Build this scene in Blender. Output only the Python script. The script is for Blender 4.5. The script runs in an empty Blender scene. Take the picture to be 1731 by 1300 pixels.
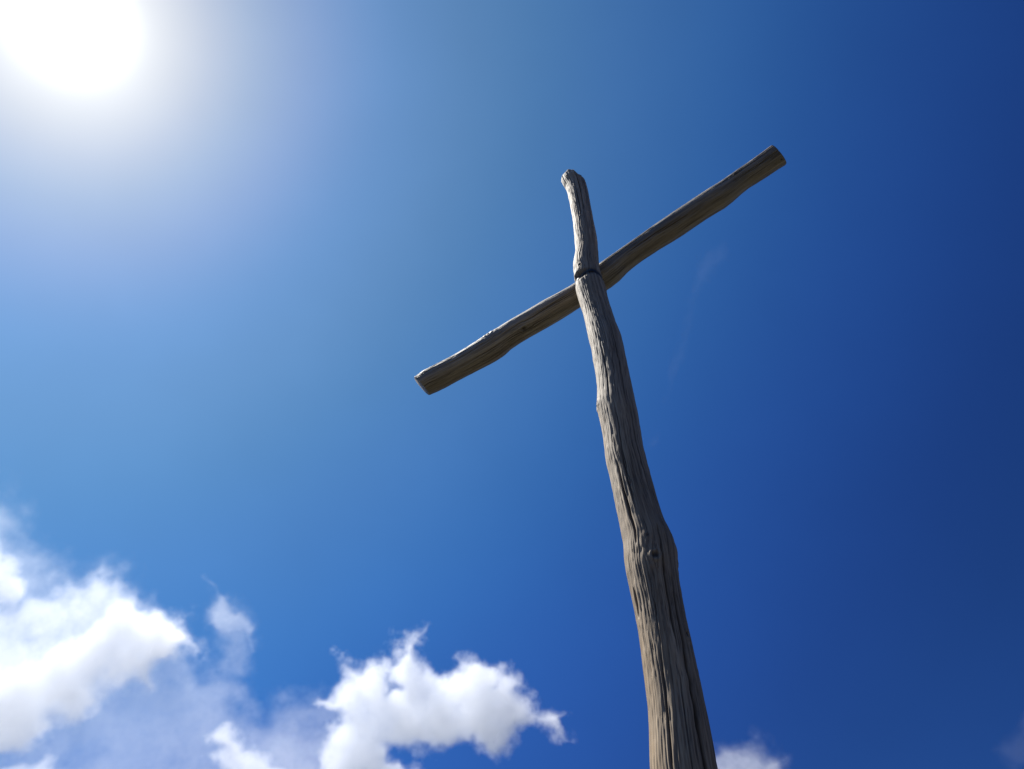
import bpy, math
import numpy as np
from mathutils import Matrix, Vector

S = bpy.context.scene
COL = S.collection

# ------------------------------------------------------------------ camera
PITCH, ROLL, EYE, LENS = math.radians(50), math.radians(-2.5), (0.0, 0.0, 1.6), 27.0
fw = np.array([0, math.cos(PITCH), math.sin(PITCH)])
up0 = np.array([0, -math.sin(PITCH), math.cos(PITCH)])
rt = np.array([1.0, 0, 0]) * math.cos(ROLL) + up0 * math.sin(ROLL)
up = np.cross(rt, fw)
cam = bpy.data.objects.new('camera', bpy.data.cameras.new('camera'))
COL.objects.link(cam)
m = Matrix((Vector(rt), Vector(up), Vector(-fw))).transposed().to_4x4()
m.translation = EYE
cam.matrix_world = m
cam.data.lens = LENS
cam.data.clip_start = 0.05
cam.data.clip_end = 20000
S.camera = cam

# ------------------------------------------------------------------ sun and sky
SUN = Vector((-0.44379, 0.20986, 0.87121)).normalized()          # towards the sun
sun = bpy.data.objects.new('sun', bpy.data.lights.new('sun', 'SUN'))
COL.objects.link(sun)
sun.data.energy = 5.0
sun.data.angle = math.radians(0.53)
sun.data.color = (1.0, 0.955, 0.88)
sun.rotation_mode = 'QUATERNION'
sun.rotation_quaternion = SUN.to_track_quat('Z', 'Y')

w = bpy.data.worlds.new('World')
S.world = w
w.use_nodes = True
nt = w.node_tree
N, L = nt.nodes, nt.links
sky = N.new('ShaderNodeTexSky')
sky.sky_type = 'NISHITA'
sky.sun_disc = False
sky.sun_elevation = math.asin(SUN.z)
sky.sun_rotation = math.atan2(SUN.x, SUN.y)
sky.air_density, sky.dust_density, sky.ozone_density, sky.altitude = 1.0, 0.3, 2.5, 300
# the deep clear sky: how much brighter than the plain sky texture each angle from the sun is
tc = N.new('ShaderNodeTexCoord')
dot = N.new('ShaderNodeVectorMath'); dot.operation = 'DOT_PRODUCT'
dot.inputs[1].default_value = SUN
L.new(tc.outputs['Generated'], dot.inputs[0])
ac = N.new('ShaderNodeMath'); ac.operation = 'ARCCOSINE'
L.new(dot.outputs['Value'], ac.inputs[0])
mr = N.new('ShaderNodeMath'); mr.operation = 'DIVIDE'
mr.inputs[1].default_value = math.radians(90)
L.new(ac.outputs[0], mr.inputs[0])
RAMP = [(0, 6, 6, 5), (2.0, 4.6, 4.4, 3.4), (3.2, 3.0, 2.75, 2.0), (4.4, 2.42, 2.22, 1.72), (6.0, 2.12, 1.98, 1.58), (8, 1.78, 1.73, 1.5), (10.5, 1.45, 1.56, 1.47), (13.6, 1.25, 1.41, 1.50),
        (17, 0.97, 1.31, 1.48), (20, 0.84, 1.26, 1.44), (24, 0.80, 1.21, 1.34), (28, 0.68, 1.13, 1.30), (31, 0.60, 1.06, 1.29),
        (34, 0.53, 0.98, 1.28), (37, 0.46, 0.90, 1.24), (41, 0.35, 0.78, 1.18), (45, 0.27, 0.66, 1.11), (49, 0.215, 0.54, 1.02),
        (53, 0.185, 0.46, 0.96), (57, 0.155, 0.39, 0.87), (61, 0.135, 0.33, 0.77), (65, 0.118, 0.285, 0.68), (70, 0.108, 0.265, 0.61), (80, 0.10, 0.25, 0.58), (90, 0.10, 0.25, 0.58)]
cr = N.new('ShaderNodeValToRGB')
el = cr.color_ramp.elements
for i, (g, r, gg, b) in enumerate(RAMP):
    e = el[i] if i < 2 else el.new(g / 90)
    e.position = g / 90
    e.color = (r / 6, gg / 6, b / 6, 1)
cr.color_ramp.interpolation = 'B_SPLINE'
L.new(mr.outputs[0], cr.inputs[0])
mul = N.new('ShaderNodeVectorMath'); mul.operation = 'MULTIPLY'
L.new(sky.outputs[0], mul.inputs[0]); L.new(cr.outputs[0], mul.inputs[1])
sc6 = N.new('ShaderNodeVectorMath'); sc6.operation = 'SCALE'; sc6.inputs['Scale'].default_value = 6
L.new(mul.outputs[0], sc6.inputs[0])
# faint unevenness of the air
hz = N.new('ShaderNodeTexNoise'); hz.inputs['Scale'].default_value = 2.6; hz.inputs['Detail'].default_value = 4; hz.inputs['Roughness'].default_value = 0.55
L.new(tc.outputs['Generated'], hz.inputs['Vector'])
hm = N.new('ShaderNodeMapRange'); hm.inputs[1].default_value = 0.3; hm.inputs[2].default_value = 0.7; hm.inputs[3].default_value = 0.955; hm.inputs[4].default_value = 1.045
L.new(hz.outputs['Fac'], hm.inputs[0])
sh_ = N.new('ShaderNodeVectorMath'); sh_.operation = 'SCALE'
L.new(sc6.outputs[0], sh_.inputs[0]); L.new(hm.outputs[0], sh_.inputs['Scale'])
L.new(sh_.outputs[0], N['Background'].inputs['Color'])
N['Background'].inputs['Strength'].default_value = 0.06

vs = S.view_settings
vs.view_transform, vs.look, vs.exposure, vs.gamma, vs.use_curve_mapping = 'Standard', 'None', 0.737, 1.0, False
cy = S.cycles
cy.use_denoising = True
cy.denoiser = 'OPENIMAGEDENOISE'
cy.denoising_prefilter = 'ACCURATE'
cy.volume_bounces = 16
cy.max_bounces = 20
cy.volume_step_rate = 1.0
cy.volume_max_steps = 256
cy.use_adaptive_sampling = True
cy.adaptive_threshold = 0.01


# ------------------------------------------------------------------ noise and helpers
def vnoise(x, y, z, seed):
    """smooth lattice noise in -1..1"""
    xi, yi, zi = np.floor(x).astype(np.int64), np.floor(y).astype(np.int64), np.floor(z).astype(np.int64)
    fx, fy, fz = (x - xi), (y - yi), (z - zi)
    fx, fy, fz = [t * t * t * (t * (t * 6 - 15) + 10) for t in (fx, fy, fz)]
    tab = np.random.RandomState(seed).uniform(-1, 1, 4096).astype(np.float32)
    def h(a, b, c):
        k = (a * 73856093) ^ (b * 19349663) ^ (c * 83492791)
        k = (k ^ (k >> 13)) * 1274126177
        return tab[(k ^ (k >> 16)) & 4095]
    r = 0
    for dx in (0, 1):
        for dy in (0, 1):
            for dz in (0, 1):
                wgt = (fx if dx else 1 - fx) * (fy if dy else 1 - fy) * (fz if dz else 1 - fz)
                r = r + wgt * h(xi + dx, yi + dy, zi + dz)
    return r


def fbm(x, y, z, seed, octv=4, gain=0.5, lac=2.03):
    a, s, r = 1.0, 0.0, 0
    for k in range(octv):
        r = r + a * vnoise(x + 17.3 * k, y - 9.1 * k, z + 4.7 * k, seed + k)
        s += a; a *= gain; x, y, z = x * lac, y * lac, z * lac
    return r / s


def smooth01(t):
    t = np.clip(t, 0, 1)
    return t * t * (3 - 2 * t)


def mesh_from_grid(name, V, nu, nv, cap0=None, cap1=None):
    """closed tube of nv rings of nu vertices"""
    i = np.arange(nu); j = np.arange(nv - 1)
    a = (j[:, None] * nu + i[None, :]); b = (j[:, None] * nu + (i[None, :] + 1) % nu)
    quads = np.stack([a, b, b + nu, a + nu], -1).reshape(-1, 4)
    me = bpy.data.meshes.new(name)
    nV, nQ = len(V), len(quads)
    tris = []
    if cap0 is not None:
        tris += [(cap0, (k + 1) % nu, k) for k in range(nu)]
    if cap1 is not None:
        o = (nv - 1) * nu
        tris += [(cap1, o + k, o + (k + 1) % nu) for k in range(nu)]
    tris = np.array(tris, dtype=np.int32).reshape(-1, 3)
    me.vertices.add(nV); me.vertices.foreach_set('co', V.astype(np.float32).ravel())
    loops = np.concatenate([quads.ravel(), tris.ravel()]).astype(np.int32)
    me.loops.add(len(loops)); me.loops.foreach_set('vertex_index', loops)
    starts = np.concatenate([np.arange(nQ) * 4, nQ * 4 + np.arange(len(tris)) * 3]).astype(np.int32)
    me.polygons.add(nQ + len(tris)); me.polygons.foreach_set('loop_start', starts)
    me.polygons.foreach_set('loop_total', np.concatenate([np.full(nQ, 4), np.full(len(tris), 3)]).astype(np.int32))
    me.update(calc_edges=True)
    me.polygons.foreach_set('use_smooth', np.ones(nQ + len(tris), bool))
    return me


# ------------------------------------------------------------------ materials
def wood_material(name, warm, tone, rough=0.7, spec=0.35):
    mt = bpy.data.materials.new(name); mt.use_nodes = True
    n, l = mt.node_tree.nodes, mt.node_tree.links
    bs = n['Principled BSDF']
    bs.inputs['Roughness'].default_value = rough
    bs.inputs['Specular IOR Level'].default_value = spec
    at = n.new('ShaderNodeAttribute'); at.attribute_name = 'grain'
    def mapped(sx, sz):
        mp = n.new('ShaderNodeMapping'); mp.inputs['Scale'].default_value = (sx, sx, sz)
        l.new(at.outputs['Vector'], mp.inputs['Vector']); return mp
    def noise(mp, detail=5, rough=0.6, dist=0.0):
        t = n.new('ShaderNodeTexNoise'); t.inputs['Scale'].default_value = 1
        t.inputs['Detail'].default_value = detail; t.inputs['Roughness'].default_value = rough
        t.inputs['Distortion'].default_value = dist
        l.new(mp.outputs[0], t.inputs['Vector']); return t
    fine = noise(mapped(260, 6), 5, 0.65, 0.3)
    mid = noise(mapped(60, 3.0), 4, 0.6, 0.5)
    big = noise(mapped(9, 1.6), 4, 0.55)
    r1 = n.new('ShaderNodeValToRGB')
    r1.color_ramp.elements[0].position = 0.30; r1.color_ramp.elements[0].color = (0.10 * tone, 0.082 * tone, 0.064 * tone, 1)
    r1.color_ramp.elements[1].position = 0.66; r1.color_ramp.elements[1].color = (0.52 * tone, 0.48 * tone, 0.415 * tone, 1)
    e = r1.color_ramp.elements.new(0.47); e.color = (0.33 * tone, 0.295 * tone, 0.25 * tone, 1)
    mx0 = n.new('ShaderNodeMix'); mx0.data_type = 'FLOAT'; mx0.inputs[0].default_value = 0.45
    l.new(fine.outputs['Fac'], mx0.inputs[2]); l.new(mid.outputs['Fac'], mx0.inputs[3])
    l.new(mx0.outputs[0], r1.inputs[0])
    # greyer high up, warmer brown lower down, plus blotches
    gs = n.new('ShaderNodeSeparateXYZ'); l.new(at.outputs['Vector'], gs.inputs[0])
    wr = n.new('ShaderNodeMapRange'); wr.inputs[1].default_value = 1.6; wr.inputs[2].default_value = 4.6
    wr.inputs[3].default_value = warm; wr.inputs[4].default_value = 0.28
    l.new(gs.outputs[2], wr.inputs[0])
    bm = n.new('ShaderNodeMath'); bm.operation = 'MULTIPLY_ADD'; bm.inputs[1].default_value = 1.1; bm.inputs[2].default_value = -0.55
    l.new(big.outputs['Fac'], bm.inputs[0])
    ad = n.new('ShaderNodeMath'); ad.operation = 'ADD'; ad.use_clamp = True
    l.new(wr.outputs[0], ad.inputs[0]); l.new(bm.outputs[0], ad.inputs[1])
    tint = n.new('ShaderNodeMix'); tint.data_type = 'RGBA'
    tint.inputs[6].default_value = (1.0, 0.97, 0.90, 1); tint.inputs[7].default_value = (1.0, 0.76, 0.48, 1)
    l.new(ad.outputs[0], tint.inputs[0])
    mm = n.new('ShaderNodeMix'); mm.data_type = 'RGBA'; mm.blend_type = 'MULTIPLY'; mm.inputs[0].default_value = 1
    l.new(r1.outputs[0], mm.inputs[6]); l.new(tint.outputs[2], mm.inputs[7])
    # water stains and bleached patches, long along the grain
    st = noise(mapped(22, 0.9), 5, 0.6, 0.8)
    sr = n.new('ShaderNodeMapRange'); sr.inputs[1].default_value = 0.33; sr.inputs[2].default_value = 0.62; sr.inputs[3].default_value = 0.60; sr.inputs[4].default_value = 1.12
    l.new(st.outputs['Fac'], sr.inputs[0])
    ss = n.new('ShaderNodeVectorMath'); ss.operation = 'SCALE'
    l.new(mm.outputs[2], ss.inputs[0]); l.new(sr.outputs[0], ss.inputs['Scale'])
    # rot and dirt sit in the checks and knots
    dk = n.new('ShaderNodeAttribute'); dk.attribute_name = 'darken'
    dm = n.new('ShaderNodeMix'); dm.data_type = 'RGBA'
    l.new(dk.outputs['Fac'], dm.inputs[0]); l.new(ss.outputs[0], dm.inputs[6]); dm.inputs[7].default_value = (0.028, 0.022, 0.018, 1)
    l.new(dm.outputs[2], bs.inputs['Base Color'])
    bp = n.new('ShaderNodeBump'); bp.inputs['Strength'].default_value = 0.55; bp.inputs['Distance'].default_value = 0.004
    l.new(mx0.outputs[0], bp.inputs['Height']); l.new(bp.outputs[0], bs.inputs['Normal'])
    return mt


M_POST = wood_material('weathered_post_wood', 1.0, 0.96)
M_BAR = wood_material('weathered_bar_wood', 0.05, 0.76, 0.6, 0.5)

# ------------------------------------------------------------------ ground
def build_ground():
    n = 160
    xs = np.sign(np.linspace(-1, 1, n)) * np.abs(np.linspace(-1, 1, n)) ** 3.2 * 4000
    X, Y = np.meshgrid(xs, xs)
    r = np.hypot(X, Y - 2)
    Z = 0.05 * vnoise(X * .35, Y * .35, X * 0, 5) * smooth01(r / 3) + 0.9 * vnoise(X * .02, Y * .02, X * 0, 6) * smooth01((r - 8) / 80)
    V = np.stack([X, Y, Z], -1).reshape(-1, 3)
    F = [(j * n + i, j * n + i + 1, (j + 1) * n + i + 1, (j + 1) * n + i) for j in range(n - 1) for i in range(n - 1)]
    me = bpy.data.meshes.new('ground'); me.from_pydata(V.tolist(), [], F)
    me.polygons.foreach_set('use_smooth', np.ones(len(F), bool))
    o = bpy.data.objects.new('ground', me); COL.objects.link(o)
    o['kind'] = 'structure'
    mt = bpy.data.materials.new('dry_grass_soil'); mt.use_nodes = True
    nn, l = mt.node_tree.nodes, mt.node_tree.links
    tcn = nn.new('ShaderNodeTexCoord')
    a = nn.new('ShaderNodeTexNoise'); a.inputs['Scale'].default_value = 0.6; a.inputs['Detail'].default_value = 8
    l.new(tcn.outputs['Object'], a.inputs['Vector'])
    rp = nn.new('ShaderNodeValToRGB')
    rp.color_ramp.elements[0].position = 0.38; rp.color_ramp.elements[0].color = (0.038, 0.030, 0.021, 1)
    rp.color_ramp.elements[1].position = 0.62; rp.color_ramp.elements[1].color = (0.028, 0.030, 0.017, 1)
    l.new(a.outputs['Fac'], rp.inputs[0]); l.new(rp.outputs[0], nn['Principled BSDF'].inputs['Base Color'])
    nn['Principled BSDF'].inputs['Roughness'].default_value = 0.95
    me.materials.append(mt)
build_ground()

# ------------------------------------------------------------------ the two logs of the cross
POST = [(2.444,0.3893,0.0849),(2.504,0.3944,0.0820),(2.564,0.3998,0.0788),(2.624,0.4033,0.0763),(2.684,0.4050,0.0757),(2.744,0.4066,0.0753),(2.804,0.4079,0.0745),(2.864,0.4084,0.0740),(2.924,0.4090,0.0750),(2.984,0.4094,0.0776),(3.044,0.4099,0.0805),(3.104,0.4157,0.0835),(3.164,0.4183,0.0812),(3.224,0.4117,0.0754),(3.284,0.4079,0.0730),(3.344,0.4050,0.0718),(3.404,0.4034,0.0710),(3.464,0.4021,0.0702),(3.524,0.3987,0.0713),(3.584,0.3990,0.0704),(3.644,0.4018,0.0708),(3.704,0.4030,0.0727),(3.764,0.4033,0.0755),(3.824,0.4023,0.0760),(3.884,0.4061,0.0730),(3.944,0.4099,0.0703),(4.004,0.4119,0.0695),(4.064,0.4132,0.0689),(4.124,0.4128,0.0700),(4.184,0.4142,0.0694),(4.244,0.4130,0.0709),(4.304,0.4093,0.0698),(4.364,0.4052,0.0667),(4.424,0.4029,0.0653),(4.484,0.3999,0.0647),(4.544,0.3956,0.0662),(4.604,0.3925,0.0680),(4.664,0.3897,0.0690),(4.724,0.3884,0.0677),(4.784,0.3924,0.0627),(4.844,0.3897,0.0657),(4.904,0.3949,0.0642),(4.964,0.4037,0.0604),(5.024,0.4115,0.0577),(5.084,0.4154,0.0590),(5.144,0.4177,0.0588),(5.204,0.4194,0.0575),(5.264,0.4212,0.0563),(5.324,0.4231,0.0552),(5.384,0.4242,0.0550),(5.444,0.4247,0.0556),(5.504,0.4252,0.0563),(5.564,0.4255,0.0572),(5.624,0.4257,0.0583),(5.684,0.4253,0.0589),(5.744,0.4229,0.0612),(5.804,0.4156,0.0657),(5.864,0.4088,0.0617)]
POST = [(-0.35, 0.372, 0.108), (0.3, 0.376, 0.104), (1.0, 0.382, 0.099), (1.7, 0.380, 0.094), (2.2, 0.383, 0.090)] + POST
BAR = [(-0.4752,2.5848,4.6975,0.0583),(-0.4249,2.5602,4.7088,0.0639),(-0.3728,2.5348,4.7148,0.0637),(-0.3215,2.5098,4.7221,0.0621),(-0.2701,2.4848,4.7284,0.0615),(-0.2199,2.4602,4.7370,0.0627),(-0.1703,2.4361,4.7470,0.0646),(-0.1212,2.4121,4.7579,0.0670),(-0.0731,2.3887,4.7715,0.0664),(-0.0275,2.3664,4.7933,0.0616),(0.0199,2.3433,4.8090,0.0612),(0.0683,2.3197,4.8204,0.0608),(0.1173,2.2958,4.8291,0.0612),(0.1655,2.2723,4.8399,0.0618),(0.2134,2.2489,4.8513,0.0620),(0.2614,2.2255,4.8618,0.0601),(0.3089,2.2023,4.8733,0.0579),(0.3561,2.1793,4.8857,0.0561),(0.4019,2.1570,4.9047,0.0576),(0.4475,2.1348,4.9252,0.0600),(0.4935,2.1123,4.9432,0.0638),(0.5388,2.0902,4.9655,0.0630),(0.5831,2.0686,4.9947,0.0575),(0.6286,2.0464,5.0174,0.0555),(0.6744,2.0241,5.0374,0.0552),(0.7206,2.0015,5.0551,0.0560),(0.7668,1.9790,5.0726,0.0570),(0.8132,1.9564,5.0878,0.0586),(0.8596,1.9338,5.1024,0.0597),(0.9056,1.9113,5.1203,0.0592),(0.9517,1.8888,5.1370,0.0587),(0.9979,1.8663,5.1524,0.0589),(1.0440,1.8438,5.1664,0.0599),(1.0902,1.8213,5.1782,0.0615),(1.1360,1.7989,5.1958,0.0585),(1.1816,1.7767,5.2211,0.0554),(1.2274,1.7544,5.2434,0.0540),(1.2733,1.7320,5.2579,0.0549),(1.3191,1.7096,5.2744,0.0563),(1.3649,1.6873,5.2939,0.0569),(1.4107,1.6650,5.3107,0.0592)]


def build_log(name, pts, radii, nu, step, seed, refdir, knots, checks, shape=None, twist=0.25, relief=1.0):
    """a weathered log: spine, radii, fibre relief, drying checks and knots as real displacement"""
    pts = np.asarray(pts, float); radii = np.asarray(radii, float)
    d = np.r_[0, np.cumsum(np.linalg.norm(np.diff(pts, axis=0), axis=1))]
    nv = int(d[-1] / step) + 1
    s = np.linspace(0, d[-1], nv)
    P = np.stack([np.interp(s, d, pts[:, k]) for k in range(3)], -1); R = np.interp(s, d, radii)
    k = max(3, int(0.035 / step)) | 1
    ker = np.hanning(k + 2)[1:-1]; ker /= ker.sum()
    def sm(a): return np.convolve(np.pad(a, k // 2, mode='reflect', reflect_type='odd'), ker, 'valid')
    P = np.stack([sm(P[:, c]) for c in range(3)], -1); R = sm(R)
    T = pts[-1] - pts[0]; T /= np.linalg.norm(T)                    # one straight axis: the rings stay parallel
    A = np.asarray(refdir, float); A -= T * (A @ T); A /= np.linalg.norm(A)   # theta = 0 faces this way
    B = np.cross(T, A)
    th = np.arange(nu) / nu * 2 * math.pi
    TH, SS = np.meshgrid(th, s)
    RR = np.repeat(R[:, None], nu, 1)
    arc0 = 0.075
    # grain bends round the knots
    def dth(a): return (a + math.pi) % (2 * math.pi) - math.pi
    bend = np.zeros_like(SS)
    for (ks, kt, size, h, pit) in knots:
        u = dth(TH - kt) * arc0; v = SS - ks
        bend += np.sign(u) * size * 0.6 * np.exp(-np.abs(u) / (size * 1.2)) * np.exp(-(v / (size * 2.4)) ** 2)
    wander = 0.010 * vnoise(np.zeros_like(SS), SS * 1.1, SS * 0 + 3, seed + 40)
    thg = TH - bend / arc0 + twist * (SS - s.mean()) * 0.12 + wander / arc0
    gx, gy = np.cos(thg) * arc0, np.sin(thg) * arc0
    D = np.zeros_like(SS)
    # the silhouette is carried by R; lobes are small
    D += 0.0022 * vnoise(np.cos(TH) * 1.6, np.sin(TH) * 1.6, SS * 3.1, seed)
    D += 0.0008 * fbm(gx * 38, gy * 38, SS * 2.2, seed + 1, 3) * relief
    f1 = fbm(gx * 165, gy * 165, SS * 2.6, seed + 5, 4)
    D -= 0.0021 * relief * smooth01((np.abs(f1) * -1 + 0.16) / 0.16)    # narrow furrows where the noise crosses zero
    D += 0.0013 * relief * fbm(gx * 260, gy * 260, SS * 11, seed + 9, 2)
    rough = vnoise(gx * 150, gy * 150, SS * 38, seed + 13)
    D += 0.0007 * relief * rough
    darken = 0.5 * smooth01((np.abs(f1) * -1 + 0.09) / 0.09)
    rng = np.random.RandomState(seed + 77)
    allc = list(checks)
    for q in range(44):
        allc.append((rng.uniform(0, d[-1]), rng.uniform(0, 2 * math.pi), rng.uniform(0.10, 0.6), rng.uniform(0.0010, 0.0019), rng.uniform(0.003, 0.008)))
    for q, (cs, ct, ln, wd, dp) in enumerate(allc):
        off = 0.003 * vnoise(SS * 0, SS * 4.0, SS * 0 + q, seed + 200) + 0.0022 * vnoise(SS * 0, SS * 26.0, SS * 0 + q, seed + 300)
        u = dth(thg - ct) * arc0 + off
        v = (SS - cs) / (ln / 2)
        env = np.clip(1 - v * v, 0, 1) ** 0.5
        g = np.exp(-(u / (wd * (0.35 + env))) ** 2) * env
        D -= dp * g; darken = np.maximum(darken, g * 0.9)
    for (ks, kt, size, h, pit) in knots:
        u = dth(TH - kt) * arc0; v = SS - ks
        rho = np.hypot(u, v * 0.9)
        D += h * np.exp(-(rho / (size * 2.0)) ** 2)
        D += 0.0026 * np.cos(rho / size * 6) * np.exp(-(rho / (size * 1.3)) ** 2)
        D -= pit * np.exp(-(rho / (size * 0.5)) ** 4)
        darken = np.maximum(darken, 0.85 * np.exp(-(rho / (size * 0.62)) ** 4))
    if shape is not None:
        RR, D, darken, SSd = shape(TH, SS, RR, D, darken, d[-1])
    else:
        SSd = SS
    rad = RR + D
    base = P[:, None, :] + (SSd - SS)[..., None] * T
    V = base + (np.cos(TH) * rad)[..., None] * A + (np.sin(TH) * rad)[..., None] * B
    V = V.reshape(-1, 3)
    c0, c1 = V[:nu].mean(0), V[-nu:].mean(0)
    V = np.vstack([V, c0, c1])
    grain = np.stack([gx, gy, SS], -1).reshape(-1, 3)
    grain = np.vstack([grain, [0, 0, 0], [0, 0, s[-1]]])
    darkf = np.r_[darken.ravel(), 0.2, 0.2]
    me = mesh_from_grid(name, V, nu, nv, len(V) - 2, len(V) - 1)
    a = me.attributes.new('grain', 'FLOAT_VECTOR', 'POINT'); a.data.foreach_set('vector', grain.astype(np.float32).ravel())
    a = me.attributes.new('darken', 'FLOAT', 'POINT'); a.data.foreach_set('value', darkf.astype(np.float32))
    return me


def end_rings(TH, SS, RR, D, total, dome0, dome1):
    return RR


# post: theta 0 faces the viewer, theta grows towards +x (right in the photo)
def post_shape(TH, SS, RR, D, darken, total):
    z = SS - 0.35
    # undercut at the joint: a scarf cut with the upper wood overhanging it
    n1 = 0.012 * np.cos(TH + 0.6) + 0.006 * np.sin(3 * TH)
    g = np.exp(-((z - (4.712 + n1)) / 0.027) ** 4)
    D = D - (0.003 + 0.020 * np.exp(-((((TH + 0.95 + math.pi) % (2 * math.pi)) - math.pi) / 0.6) ** 2)) * g * (1 + 0.25 * vnoise(np.cos(TH) * 2, np.sin(TH) * 2, SS * 20, 95))
    D = D + 0.008 * np.exp(-((z - 4.772) / 0.030) ** 2) * np.exp(-((((TH + 1.15 + math.pi) % (2 * math.pi)) - math.pi) / 0.7) ** 2)
    darken = np.maximum(darken, 0.8 * g)  # wood darkened inside the undercut
    # broken, rounded top
    q = np.clip((SS - (total - 0.022)) / 0.022, 0, 1)
    RR = RR * (1 - 0.16 * q ** 2.5)
    lip = 0.020 * np.cos(TH + 1.4) - 0.010 + 0.030 * vnoise(np.cos(TH) * 2, np.sin(TH) * 2, SS * 0, 91)
    up_ = smooth01((SS - (total - 0.16)) / 0.16)
    D = D + 0.005 * q * vnoise(np.cos(TH) * 3, np.sin(TH) * 3, SS * 14, 92)
    D = D + 0.0035 * up_ * vnoise(np.cos(TH) * 9, np.sin(TH) * 9, SS * 30, 93) + 0.005 * up_ * np.exp(-((((TH + 1.35 + math.pi) % (2 * math.pi)) - math.pi) / 0.55) ** 2)
    SSd = SS + up_ * lip * 1.2
    return RR, D, darken, SSd


pz = np.array([(x, 2.0, z) for z, x, r in POST]); pr = np.array([r for z, x, r in POST])
pr = pr * 0.985
PK = [(0.35 + 3.05, 0.05, 0.016, 0.007, 0.007), (0.35 + 3.10, 1.75, 0.035, 0.004, 0.0), (0.35 + 3.13, -0.15, 0.006, 0.002, 0.004),
      (0.35 + 3.83, -1.5, 0.02, 0.003, 0.0), (0.35 + 4.66, 1.5, 0.03, 0.003, 0.002), (0.35 + 2.80, 0.9, 0.011, 0.002, 0.003),
      (0.35 + 5.80, -0.75, 0.007, 0.002, 0.008), (0.35 + 4.80, -0.65, 0.012, 0.003, 0.005), (0.35 + 1.2, 0.3, 0.02, 0.006, 0.005), (0.35 + 0.9, 2.4, 0.02, 0.006, 0.005), (0.35 + 4.45, 2.7, 0.018, 0.006, 0.004)]
PC = [(0.35 + 2.62, 0.62, 0.75, 0.0030, 0.018), (0.35 + 2.95, 0.28, 0.45, 0.0022, 0.012), (0.35 + 3.30, -0.72, 0.38, 0.0026, 0.012), (0.35 + 2.92, -1.2, 0.10, 0.0040, 0.014),
      (0.35 + 3.55, 0.55, 0.50, 0.0020, 0.010), (0.35 + 2.55, -0.45, 0.40, 0.0018, 0.010), (0.35 + 5.62, 0.05, 0.40, 0.0022, 0.010), (0.35 + 4.0, -0.5, 0.45, 0.0016, 0.008),
      (0.35 + 4.1, 0.35, 0.7, 0.0018, 0.009)]
cross = bpy.data.objects.new('wooden_cross', None)
cross.location = (0.376, 2.0, 0.0)
COL.objects.link(cross)
cross['label'] = 'tall weathered grey wooden cross of two rough crooked logs against blue sky'
cross['category'] = 'cross'


def part(name, me, mat):
    me.materials.append(mat)
    o = bpy.data.objects.new(name, me); COL.objects.link(o)
    o.parent = cross
    o.matrix_parent_inverse = Matrix.Translation(cross.location).inverted()
    return o


me = build_log('upright_log', pz, pr, 224, 0.0055, 11, (0, -1, 0), PK, PC, post_shape)
part('upright_log', me, M_POST)['label'] = 'crooked upright log, sunlit along one edge'


def bar_shape(TH, SS, RR, D, darken, total):
    # sawn ends, slightly worn edges
    a = np.clip(1 - SS / 0.008, 0, 1); b = np.clip(1 - (total - SS) / 0.008, 0, 1)
    RR = RR * (1 - 0.05 * a ** 2 - 0.05 * b ** 2)
    SSd = SS
    ta = smooth01(1 - SS / 0.10); tb = smooth01(1 - (total - SS) / 0.10)
    SSd = SSd + ta * 0.018 * np.cos(TH - 0.5) - tb * 0.012 * np.cos(TH + 0.4)
    return RR, D, darken, SSd


bp_ = np.array([(x, y, z) for x, y, z, r in BAR]); br = np.array([r for x, y, z, r in BAR])
BK = [(0.62, 0.25, 0.017, 0.003, 0.004), (0.45, -1.3, 0.02, 0.002, 0.0), (1.95, -0.8, 0.014, 0.002, 0.003), (2.18, 0.5, 0.006, 0.002, 0.004)]
BC = [(1.30, -1.1, 0.34, 0.0020, 0.008), (1.36, -0.95, 0.22, 0.0018, 0.007)]
me = build_log('crossbeam_log', bp_, br * 1.06, 200, 0.004, 31, (-0.25, -0.55, -0.8), BK, BC, bar_shape, relief=0.55)
part('crossbeam_log', me, M_BAR)['label'] = 'crossbeam log, dark underneath with pale upper edge'

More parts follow.
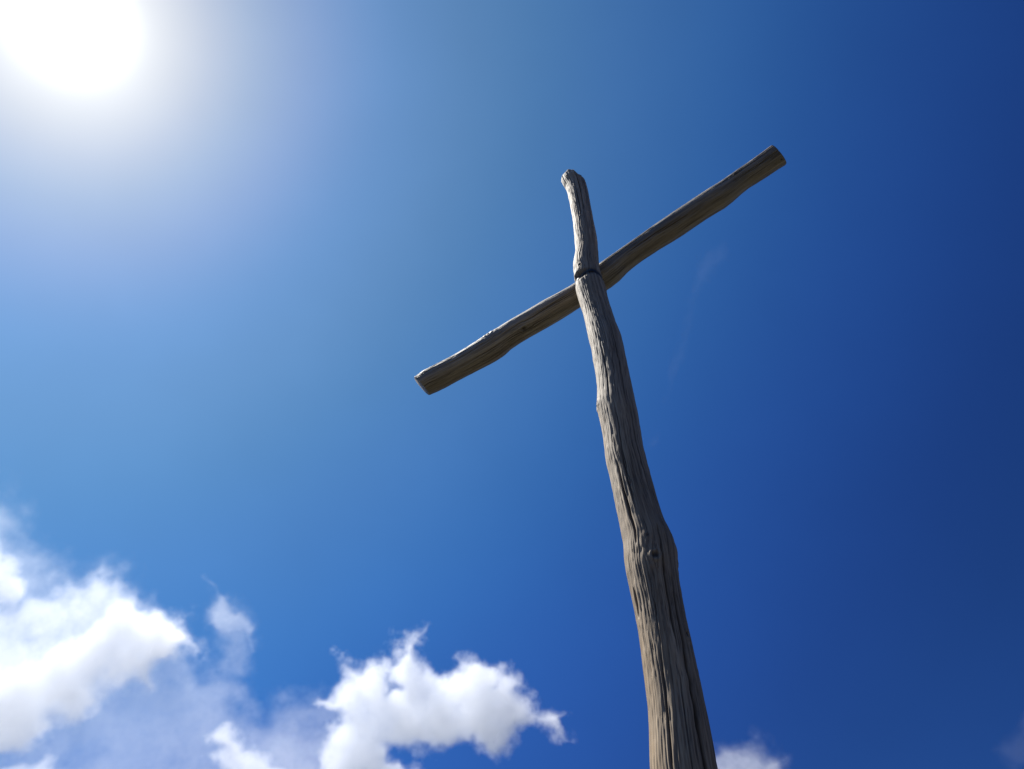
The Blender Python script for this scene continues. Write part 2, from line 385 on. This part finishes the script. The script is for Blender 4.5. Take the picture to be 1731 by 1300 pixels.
# ------------------------------------------------------------------ dark band sunk in the notch where the logs meet
def band():
    nu, ns = 120, 10
    V = []
    for k in range(nu):
        t = 2 * math.pi * k / nu
        z = 4.712 + 0.012 * math.cos(t + 0.6) + 0.006 * math.sin(3 * t)
        rc = 0.0622 - 0.0135 * math.exp(-((((t + 0.95 + math.pi) % (2 * math.pi)) - math.pi) / 0.6) ** 2) + 0.0012 * math.sin(9 * t) + 0.0008 * math.sin(5 * t)
        cx_ = np.interp(z, [p[0] for p in POST], [p[1] for p in POST])
        for j in range(ns):
            a = 2 * math.pi * j / ns
            rr = rc + 0.0035 * math.cos(a)
            V.append((cx_ + math.sin(t) * rr, 2.0 - math.cos(t) * rr, z + (0.012 + 0.003 * math.sin(3 * t)) * math.sin(a)))
    F = [(k * ns + j, k * ns + (j + 1) % ns, ((k + 1) % nu) * ns + (j + 1) % ns, ((k + 1) % nu) * ns + j) for k in range(nu) for j in range(ns)]
    me = bpy.data.meshes.new('notch_band'); me.from_pydata(V, [], F)
    me.polygons.foreach_set('use_smooth', np.ones(len(F), bool))
    mt = bpy.data.materials.new('blackish_band'); mt.use_nodes = True
    nn, l = mt.node_tree.nodes, mt.node_tree.links
    b = nn['Principled BSDF']
    tn = nn.new('ShaderNodeTexNoise'); tn.inputs['Scale'].default_value = 60; tn.inputs['Detail'].default_value = 5
    rp = nn.new('ShaderNodeValToRGB')
    rp.color_ramp.elements[0].color = (0.010, 0.011, 0.016, 1); rp.color_ramp.elements[1].color = (0.035, 0.028, 0.026, 1)
    tcn = nn.new('ShaderNodeTexCoord'); l.new(tcn.outputs['Object'], tn.inputs['Vector'])
    l.new(tn.outputs['Fac'], rp.inputs[0]); l.new(rp.outputs[0], b.inputs['Base Color'])
    b.inputs['Roughness'].default_value = 0.6; b.inputs['Metallic'].default_value = 0.3
    part('notch_band', me, mt)['label'] = 'dark band sunk in the notch at the joint'
band()

# ------------------------------------------------------------------ clouds: real fog volumes, 1.5 km away, hundreds of metres across
F_PX = LENS / 36 * 1731
CLOUD_SIGMA, CLOUD_G, CLOUD_STEP = 0.018, 0.36, 2.0
def cloud_material():
    mt = bpy.data.materials.new('cloud_vapour'); mt.use_nodes = True
    n, l = mt.node_tree.nodes, mt.node_tree.links
    for x in list(n):
        if x.type == 'BSDF_PRINCIPLED': n.remove(x)
    v = n.new('ShaderNodeVolumePrincipled')
    v.inputs['Color'].default_value = (0.935, 0.953, 0.98, 1)
    v.inputs['Density'].default_value = CLOUD_SIGMA
    v.inputs['Density Attribute'].default_value = 'density'
    v.inputs['Anisotropy'].default_value = CLOUD_G
    out = [x for x in n if x.type == 'OUTPUT_MATERIAL'][0]
    l.new(v.outputs[0], out.inputs['Volume'])
    mt.cycles.volume_step_rate = CLOUD_STEP
    return mt
M_CLOUD = cloud_material()


def grid_noise(shape, cell, seed):
    """smooth noise on a regular grid, lattice spacing CELL voxels, by separable interpolation"""
    r = np.random.RandomState(seed)
    ws, ls = [], []
    for n, c in zip(shape, cell):
        t = np.arange(n) / c; i = t.astype(int); f = t - i
        f = f * f * f * (f * (f * 6 - 15) + 10)
        m = i.max() + 2
        W = np.zeros((n, m), np.float32); W[np.arange(n), i] = 1 - f; W[np.arange(n), i + 1] = f
        ws.append(W); ls.append(m)
    lat = r.uniform(-1, 1, ls).astype(np.float32)
    a = np.tensordot(ws[0], lat, (1, 0))                   # nx, b, c
    a = np.einsum('yb,xbc->xyc', ws[1], a, optimize=True)
    return np.einsum('zc,xyc->xyz', ws[2], a, optimize=True)


def poly_sd(X, Y, poly):
    """signed distance to a polygon, inside positive"""
    p = np.asarray(poly, np.float32); q = np.roll(p, -1, 0)
    best = np.full(X.shape, 1e9, np.float32); inside = np.zeros(X.shape, bool)
    for (ax, ay), (bx, by) in zip(p, q):
        ex, ey = bx - ax, by - ay
        t = np.clip(((X - ax) * ex + (Y - ay) * ey) / (ex * ex + ey * ey + 1e-9), 0, 1)
        best = np.minimum(best, np.hypot(X - ax - t * ex, Y - ay - t * ey))
        c = ((ay > Y) != (by > Y)) & (X < (ex) * (Y - ay) / (ey if abs(ey) > 1e-9 else 1e-9) + ax)
        inside ^= c
    return np.where(inside, best, -best)


def cloud(label, box, layers, dist, depth, vox, seed, thick):
    """BOX: the cloud's angular extent (in thousandths of the lens plane); LAYERS: outline, edge softness, density, raggedness"""
    x0, y0, x1, y1 = box
    cxp, cyp = (x0 + x1) / 2, (y0 + y1) / 2
    d0 = fw * F_PX + rt * (cxp - 865.5) - up * (cyp - 650); d0 /= np.linalg.norm(d0)
    ax = np.cross(d0, [0, 0, 1.0]); ax /= np.linalg.norm(ax)       # level axis
    ay = np.cross(ax, d0)
    org = np.array(EYE) + d0 * dist
    # extents
    ex = []
    for px, py in ((x0, y0), (x1, y0), (x0, y1), (x1, y1)):
        r = fw * F_PX + rt * (px - 865.5) - up * (py - 650)
        t = dist / (r @ d0); w_ = r * t - d0 * dist
        ex.append((w_ @ ax, w_ @ ay))
    ex = np.array(ex); lo, hi = ex.min(0), ex.max(0)
    u = np.arange(lo[0], hi[0], vox); v = np.arange(lo[1], hi[1], vox); zz = np.arange(-depth / 2, depth / 2, vox * 1.3)
    nx, ny, nz = len(u), len(v), len(zz)
    U2, V2 = np.meshgrid(u, v, indexing='ij')
    W3 = d0 * dist + U2[..., None] * ax + V2[..., None] * ay
    dz = W3 @ fw
    PX = 865.5 + F_PX * (W3 @ rt) / dz; PY = 650 - F_PX * (W3 @ up) / dz
    pv = vox / dist * F_PX                                              # one voxel, in the same units as the outline
    sh = (nx, ny, nz)
    def fb(cells, sd_, gain=0.55, an=(1, 1, 1)):
        tot, a, s_ = 0, 1.0, 0.0
        for k, c in enumerate(cells):
            c = c / pv
            tot = tot + a * grid_noise(sh, (max(c * an[0], 1.01), max(c * an[1], 1.01), max(c * an[2] / 1.3, 1.01)), sd_ + k); s_ += a; a *= gain
        return tot / s_
    big = fb((90, 42, 20, 9.5, 5.0), seed, 0.62)
    fine = fb((30, 14, 7, 3.6), seed + 20, 0.82)
    wx = grid_noise((nx, ny, 2), (34 / pv, 34 / pv, 9), seed + 50)[..., 0] * 9 + grid_noise((nx, ny, 2), (13 / pv, 13 / pv, 9), seed + 51)[..., 0] * 5
    wy = grid_noise((nx, ny, 2), (34 / pv, 34 / pv, 9), seed + 52)[..., 0] * 9 + grid_noise((nx, ny, 2), (13 / pv, 13 / pv, 9), seed + 53)[..., 0] * 5
    dens = np.zeros(sh, np.float32)
    for (poly, soft, strength, amp, tk, warp, holes) in layers:
        X, Y = PX + wx * warp, PY + wy * warp
        sd = poly_sd(X, Y, poly)
        for hx, hy, hr, ha in holes:
            sd = np.minimum(sd, sd * 0 + 1e3) - ha * np.exp(-(((X - hx) ** 2 + (Y - hy) ** 2) / hr ** 2))
        T_ = thick * tk * (0.25 + 0.75 * np.sqrt(np.clip((sd + 6) / 60, 0, 1)))
        zt = (zz[None, None, :] / np.maximum(T_, 1)[..., None]) ** 2
        b = np.clip(sd / soft, -1.2, 1.3)[..., None]
        q = b + amp * (1.5 * big + 2.3 * fine) - 0.9 * zt + 0.1
        dens = np.maximum(dens, strength * np.clip(q / 0.95, 0, 1.2) ** 1.6)
    # fade out at the faces of the grid
    for axn, n in enumerate(sh):
        e = np.minimum(np.arange(n), np.arange(n)[::-1]) / max(n * 0.06, 2)
        shp = [1, 1, 1]; shp[axn] = n
        dens *= smooth01(e).reshape(shp).astype(np.float32)
    me = bpy.data.meshes.new('cloud_density')
    tot = nx * ny * nz
    Z3 = np.broadcast_to(zz[None, None, :], sh)
    co = np.stack([np.broadcast_to(U2[..., None], sh), np.broadcast_to(V2[..., None], sh), -Z3], -1).astype(np.float32)
    me.vertices.add(tot); me.vertices.foreach_set('co', co.ravel())
    a = me.attributes.new('vapour', 'FLOAT', 'POINT'); a.data.foreach_set('value', dens.astype(np.float32).ravel())
    src = bpy.data.objects.new('cloud_density', me)            # only feeds the fog grid below, not placed in the scene
    vol = bpy.data.volumes.new('cloud'); vol.materials.append(M_CLOUD)
    o = bpy.data.objects.new('cloud', vol); COL.objects.link(o)
    M = Matrix((Vector(ax), Vector(ay), Vector(-d0))).transposed().to_4x4(); M.translation = Vector(org)
    o.matrix_world = M
    ng = bpy.data.node_groups.new('fog_grid', 'GeometryNodeTree')
    ng.interface.new_socket('Geometry', in_out='INPUT', socket_type='NodeSocketGeometry')
    ng.interface.new_socket('Geometry', in_out='OUTPUT', socket_type='NodeSocketGeometry')
    n, l = ng.nodes, ng.links
    gi, go = n.new('NodeGroupInput'), n.new('NodeGroupOutput')
    pos = n.new('GeometryNodeInputPosition')
    mn = Vector((u[0], v[0], -zz[-1])); mxv = Vector((u[-1], v[-1], -zz[0]))
    sub = n.new('ShaderNodeVectorMath'); sub.operation = 'SUBTRACT'; sub.inputs[1].default_value = mn
    l.new(pos.outputs[0], sub.inputs[0])
    mulv = n.new('ShaderNodeVectorMath'); mulv.operation = 'MULTIPLY'
    mulv.inputs[1].default_value = ((nx - 1) / (mxv.x - mn.x), (ny - 1) / (mxv.y - mn.y), (nz - 1) / (mxv.z - mn.z))
    l.new(sub.outputs[0], mulv.inputs[0])
    sp = n.new('ShaderNodeSeparateXYZ'); l.new(mulv.outputs[0], sp.inputs[0])
    def mth(op, a_, b_=None, c_=None):
        k = n.new('ShaderNodeMath'); k.operation = op
        for i_, q_ in enumerate((a_, b_, c_)):
            if q_ is None: continue
            if isinstance(q_, (int, float)): k.inputs[i_].default_value = q_
            else: l.new(q_, k.inputs[i_])
        return k.outputs[0]
    ix = mth('ROUND', sp.outputs[0]); iy = mth('ROUND', sp.outputs[1])
    iz = mth('SUBTRACT', float(nz - 1), mth('ROUND', sp.outputs[2]))
    # index kept exact: integer maths
    def imth(op, a_, b_):
        k = n.new('FunctionNodeIntegerMath'); k.operation = op
        for i_, q_ in enumerate((a_, b_)):
            if isinstance(q_, int): k.inputs[i_].default_value = q_
            else: l.new(q_, k.inputs[i_])
        return k.outputs[0]
    idx = imth('ADD', imth('MULTIPLY', imth('ADD', imth('MULTIPLY', ix, ny), iy), nz), iz)
    at = n.new('GeometryNodeInputNamedAttribute'); at.data_type = 'FLOAT'; at.inputs['Name'].default_value = 'vapour'
    si = n.new('GeometryNodeSampleIndex'); si.data_type = 'FLOAT'; si.domain = 'POINT'; si.clamp = True
    oi = n.new('GeometryNodeObjectInfo'); oi.inputs['Object'].default_value = src
    l.new(oi.outputs['Geometry'], si.inputs['Geometry']); l.new(at.outputs[0], si.inputs['Value']); l.new(idx, si.inputs['Index'])
    vc = n.new('GeometryNodeVolumeCube')
    l.new(si.outputs[0], vc.inputs['Density']); vc.inputs['Background'].default_value = 0
    vc.inputs['Min'].default_value = mn; vc.inputs['Max'].default_value = mxv
    vc.inputs['Resolution X'].default_value = nx; vc.inputs['Resolution Y'].default_value = ny; vc.inputs['Resolution Z'].default_value = nz
    sm_ = n.new('GeometryNodeSetMaterial'); sm_.inputs['Material'].default_value = M_CLOUD
    l.new(vc.outputs[0], sm_.inputs['Geometry']); l.new(sm_.outputs[0], go.inputs[0])
    md = o.modifiers.new('fog', 'NODES'); md.node_group = ng
    o['label'] = label; o['category'] = 'cloud'; o['group'] = 'white clouds low in the blue sky'
    print('cloud', sh, tot, float(dens.max()), label)
    return o


def Z7(pts): return [(x / 2.5, 780 + y / 2.5) for x, y in pts]
def Z8(pts): return [(320 + x / 2.5456, 1000 + y / 2.5456) for x, y in pts]
def ZR(pts): return [(1100 + x / 2.743, 1100 + y / 2.743) for x, y in pts]
body1 = Z7([(-500, 900), (-200, 830), (0, 815), (150, 780), (250, 690), (380, 610), (450, 575), (560, 565), (650, 590), (740, 610), (800, 660), (850, 740), (870, 800), (810, 850), (760, 905), (690, 900), (630, 975), (560, 965), (490, 950), (440, 970), (420, 1030), (345, 1100), (250, 1100), (235, 1180), (150, 1225), (60, 1240), (-200, 1230), (-500, 1300)])
veil3a = Z7([(-500, 480), (60, 500), (130, 500), (250, 470), (400, 440), (520, 470), (640, 540), (760, 600), (900, 760), (830, 900), (700, 960), (560, 1010), (420, 1010), (330, 1120), (220, 1200), (60, 1240), (-500, 1260)])
edge1 = Z7([(-500, 230), (-100, 280), (10, 300), (60, 380), (130, 470), (120, 560), (0, 620), (-500, 700)])
veil1 = Z7([(-500, 60), (30, 60), (150, 140), (230, 290), (300, 390), (450, 400), (560, 420), (660, 500), (700, 600), (850, 700), (960, 780), (1060, 860), (1150, 960), (1300, 1040), (1500, 1100), (1500, 1700), (-500, 1700)])
horn = Z7([(835, 490), (900, 490), (945, 540), (985, 590), (1050, 650), (1092, 690), (1110, 820), (1060, 815), (1010, 735), (930, 740), (870, 720), (840, 630), (875, 570)])
hornveil = Z7([(830, 520), (900, 500), (1000, 560), (1110, 680), (1130, 860), (1080, 980), (900, 980), (820, 900), (880, 780), (840, 660)])
mid1 = Z7([(840, 1225), (930, 1200), (850, 1135), (985, 1065), (1030, 1110), (1060, 1180), (1150, 1220), (1250, 1290), (1350, 1400), (1350, 1700), (900, 1700), (940, 1330), (900, 1260)])
low1 = Z7([(-500, 1290), (0, 1250), (130, 1262), (180, 1222), (250, 1232), (232, 1285), (330, 1330), (500, 1700), (-500, 1700)])
cloud('big bright white cloud with bluish veil in the bottom left corner of the sky', (-170, 770, 585, 1400),
      [(body1, 30, 0.95, 0.48, 1.0, 1.2, ()), (veil3a, 40, 0.36, 0.5, 0.9, 1.5, ()), (edge1, 24, 0.9, 0.45, 0.7, 1.2, ()), (low1, 18, 0.6, 0.45, 0.6, 1.0, ()),
       (horn, 13, 0.24, 0.50, 0.6, 0.9, ()), (hornveil, 30, 0.14, 0.4, 0.5, 1.0, ()), (mid1, 17, 0.8, 0.50, 0.6, 1.2, ()), (veil1, 70, 0.075, 0.55, 1.3, 2.0, ())],
      1500, 230, 2.3, 100, 72)
body2 = Z8([(495, 487), (580, 430), (640, 385), (648, 330), (632, 262), (655, 248), (705, 292), (800, 285), (865, 290), (888, 240), (900, 178), (950, 178), (1018, 160), (1005, 215), (1015, 300), (1080, 345), (1135, 320), (1160, 278), (1225, 268), (1305, 298), (1390, 345), (1465, 400), (1495, 475), (1550, 510), (1655, 515), (1590, 552), (1645, 668), (1555, 645), (1480, 598), (1405, 600), (1375, 690), (1335, 755), (1265, 712), (1215, 668), (1100, 692), (1000, 684), (940, 690), (900, 690), (900, 715), (960, 735), (1050, 760), (1100, 800), (760, 900), (500, 900), (535, 760), (555, 610), (612, 530), (565, 505)])
veil2 = Z8([(380, 380), (560, 370), (660, 300), (900, 300), (1000, 420), (700, 640), (800, 760), (1000, 760), (1100, 900), (100, 900), (120, 480)])
cloud('ragged white cloud with pointed left tip, alone below the left arm of the cross', (470, 1010, 990, 1390),
      [(body2, 24, 1.0, 0.50, 1.1, 1.0, ((320 + 860 / 2.5456, 1000 + 440 / 2.5456, 26, 40), (320 + 915 / 2.5456, 1000 + 412 / 2.5456, 16, 25), (320 + 1310 / 2.5456, 1000 + 425 / 2.5456, 16, 26))),
       (veil2, 50, 0.075, 0.5, 1.2, 1.5, ())],
      1650, 170, 2.0, 300, 55)
body3 = ZR([(200, 450), (330, 415), (430, 400), (520, 420), (570, 465), (690, 485), (640, 520), (700, 600), (640, 760), (200, 760)])
veil3 = ZR([(180, 420), (330, 390), (440, 350), (520, 375), (570, 430), (700, 490), (660, 620), (200, 700)])
cloud('small thin cloud peeping out low beside the foot of the upright', (1130, 1205, 1400, 1400),
      [(body3, 22, 0.30, 0.5, 0.8, 1.0, ()), (veil3, 26, 0.12, 0.5, 1.0, 1.2, ())], 1800, 120, 2.6, 500, 60)
wis = [(1215, 400), (1235, 420), (1205, 470), (1190, 500), (1165, 600), (1150, 640), (1125, 700), (1108, 760), (1090, 760), (1105, 690), (1125, 620), (1150, 540), (1170, 450)]
cloud('faint vertical wisp of cloud right of the upright below the crossbeam', (1050, 360, 1280, 800), [(wis, 20, 0.016, 0.30, 0.9, 0.7, ())], 2200, 90, 4.5, 600, 40)
wis2 = [(1800, 1170), (1731, 1205), (1700, 1240), (1670, 1265), (1700, 1290), (1720, 1310), (1760, 1290), (1800, 1250)]
cloud('faint streak of cloud at the lower right edge of the sky', (1610, 1120, 1840, 1360), [(wis2, 18, 0.034, 0.38, 0.9, 0.8, ())], 2200, 90, 4.5, 700, 40)
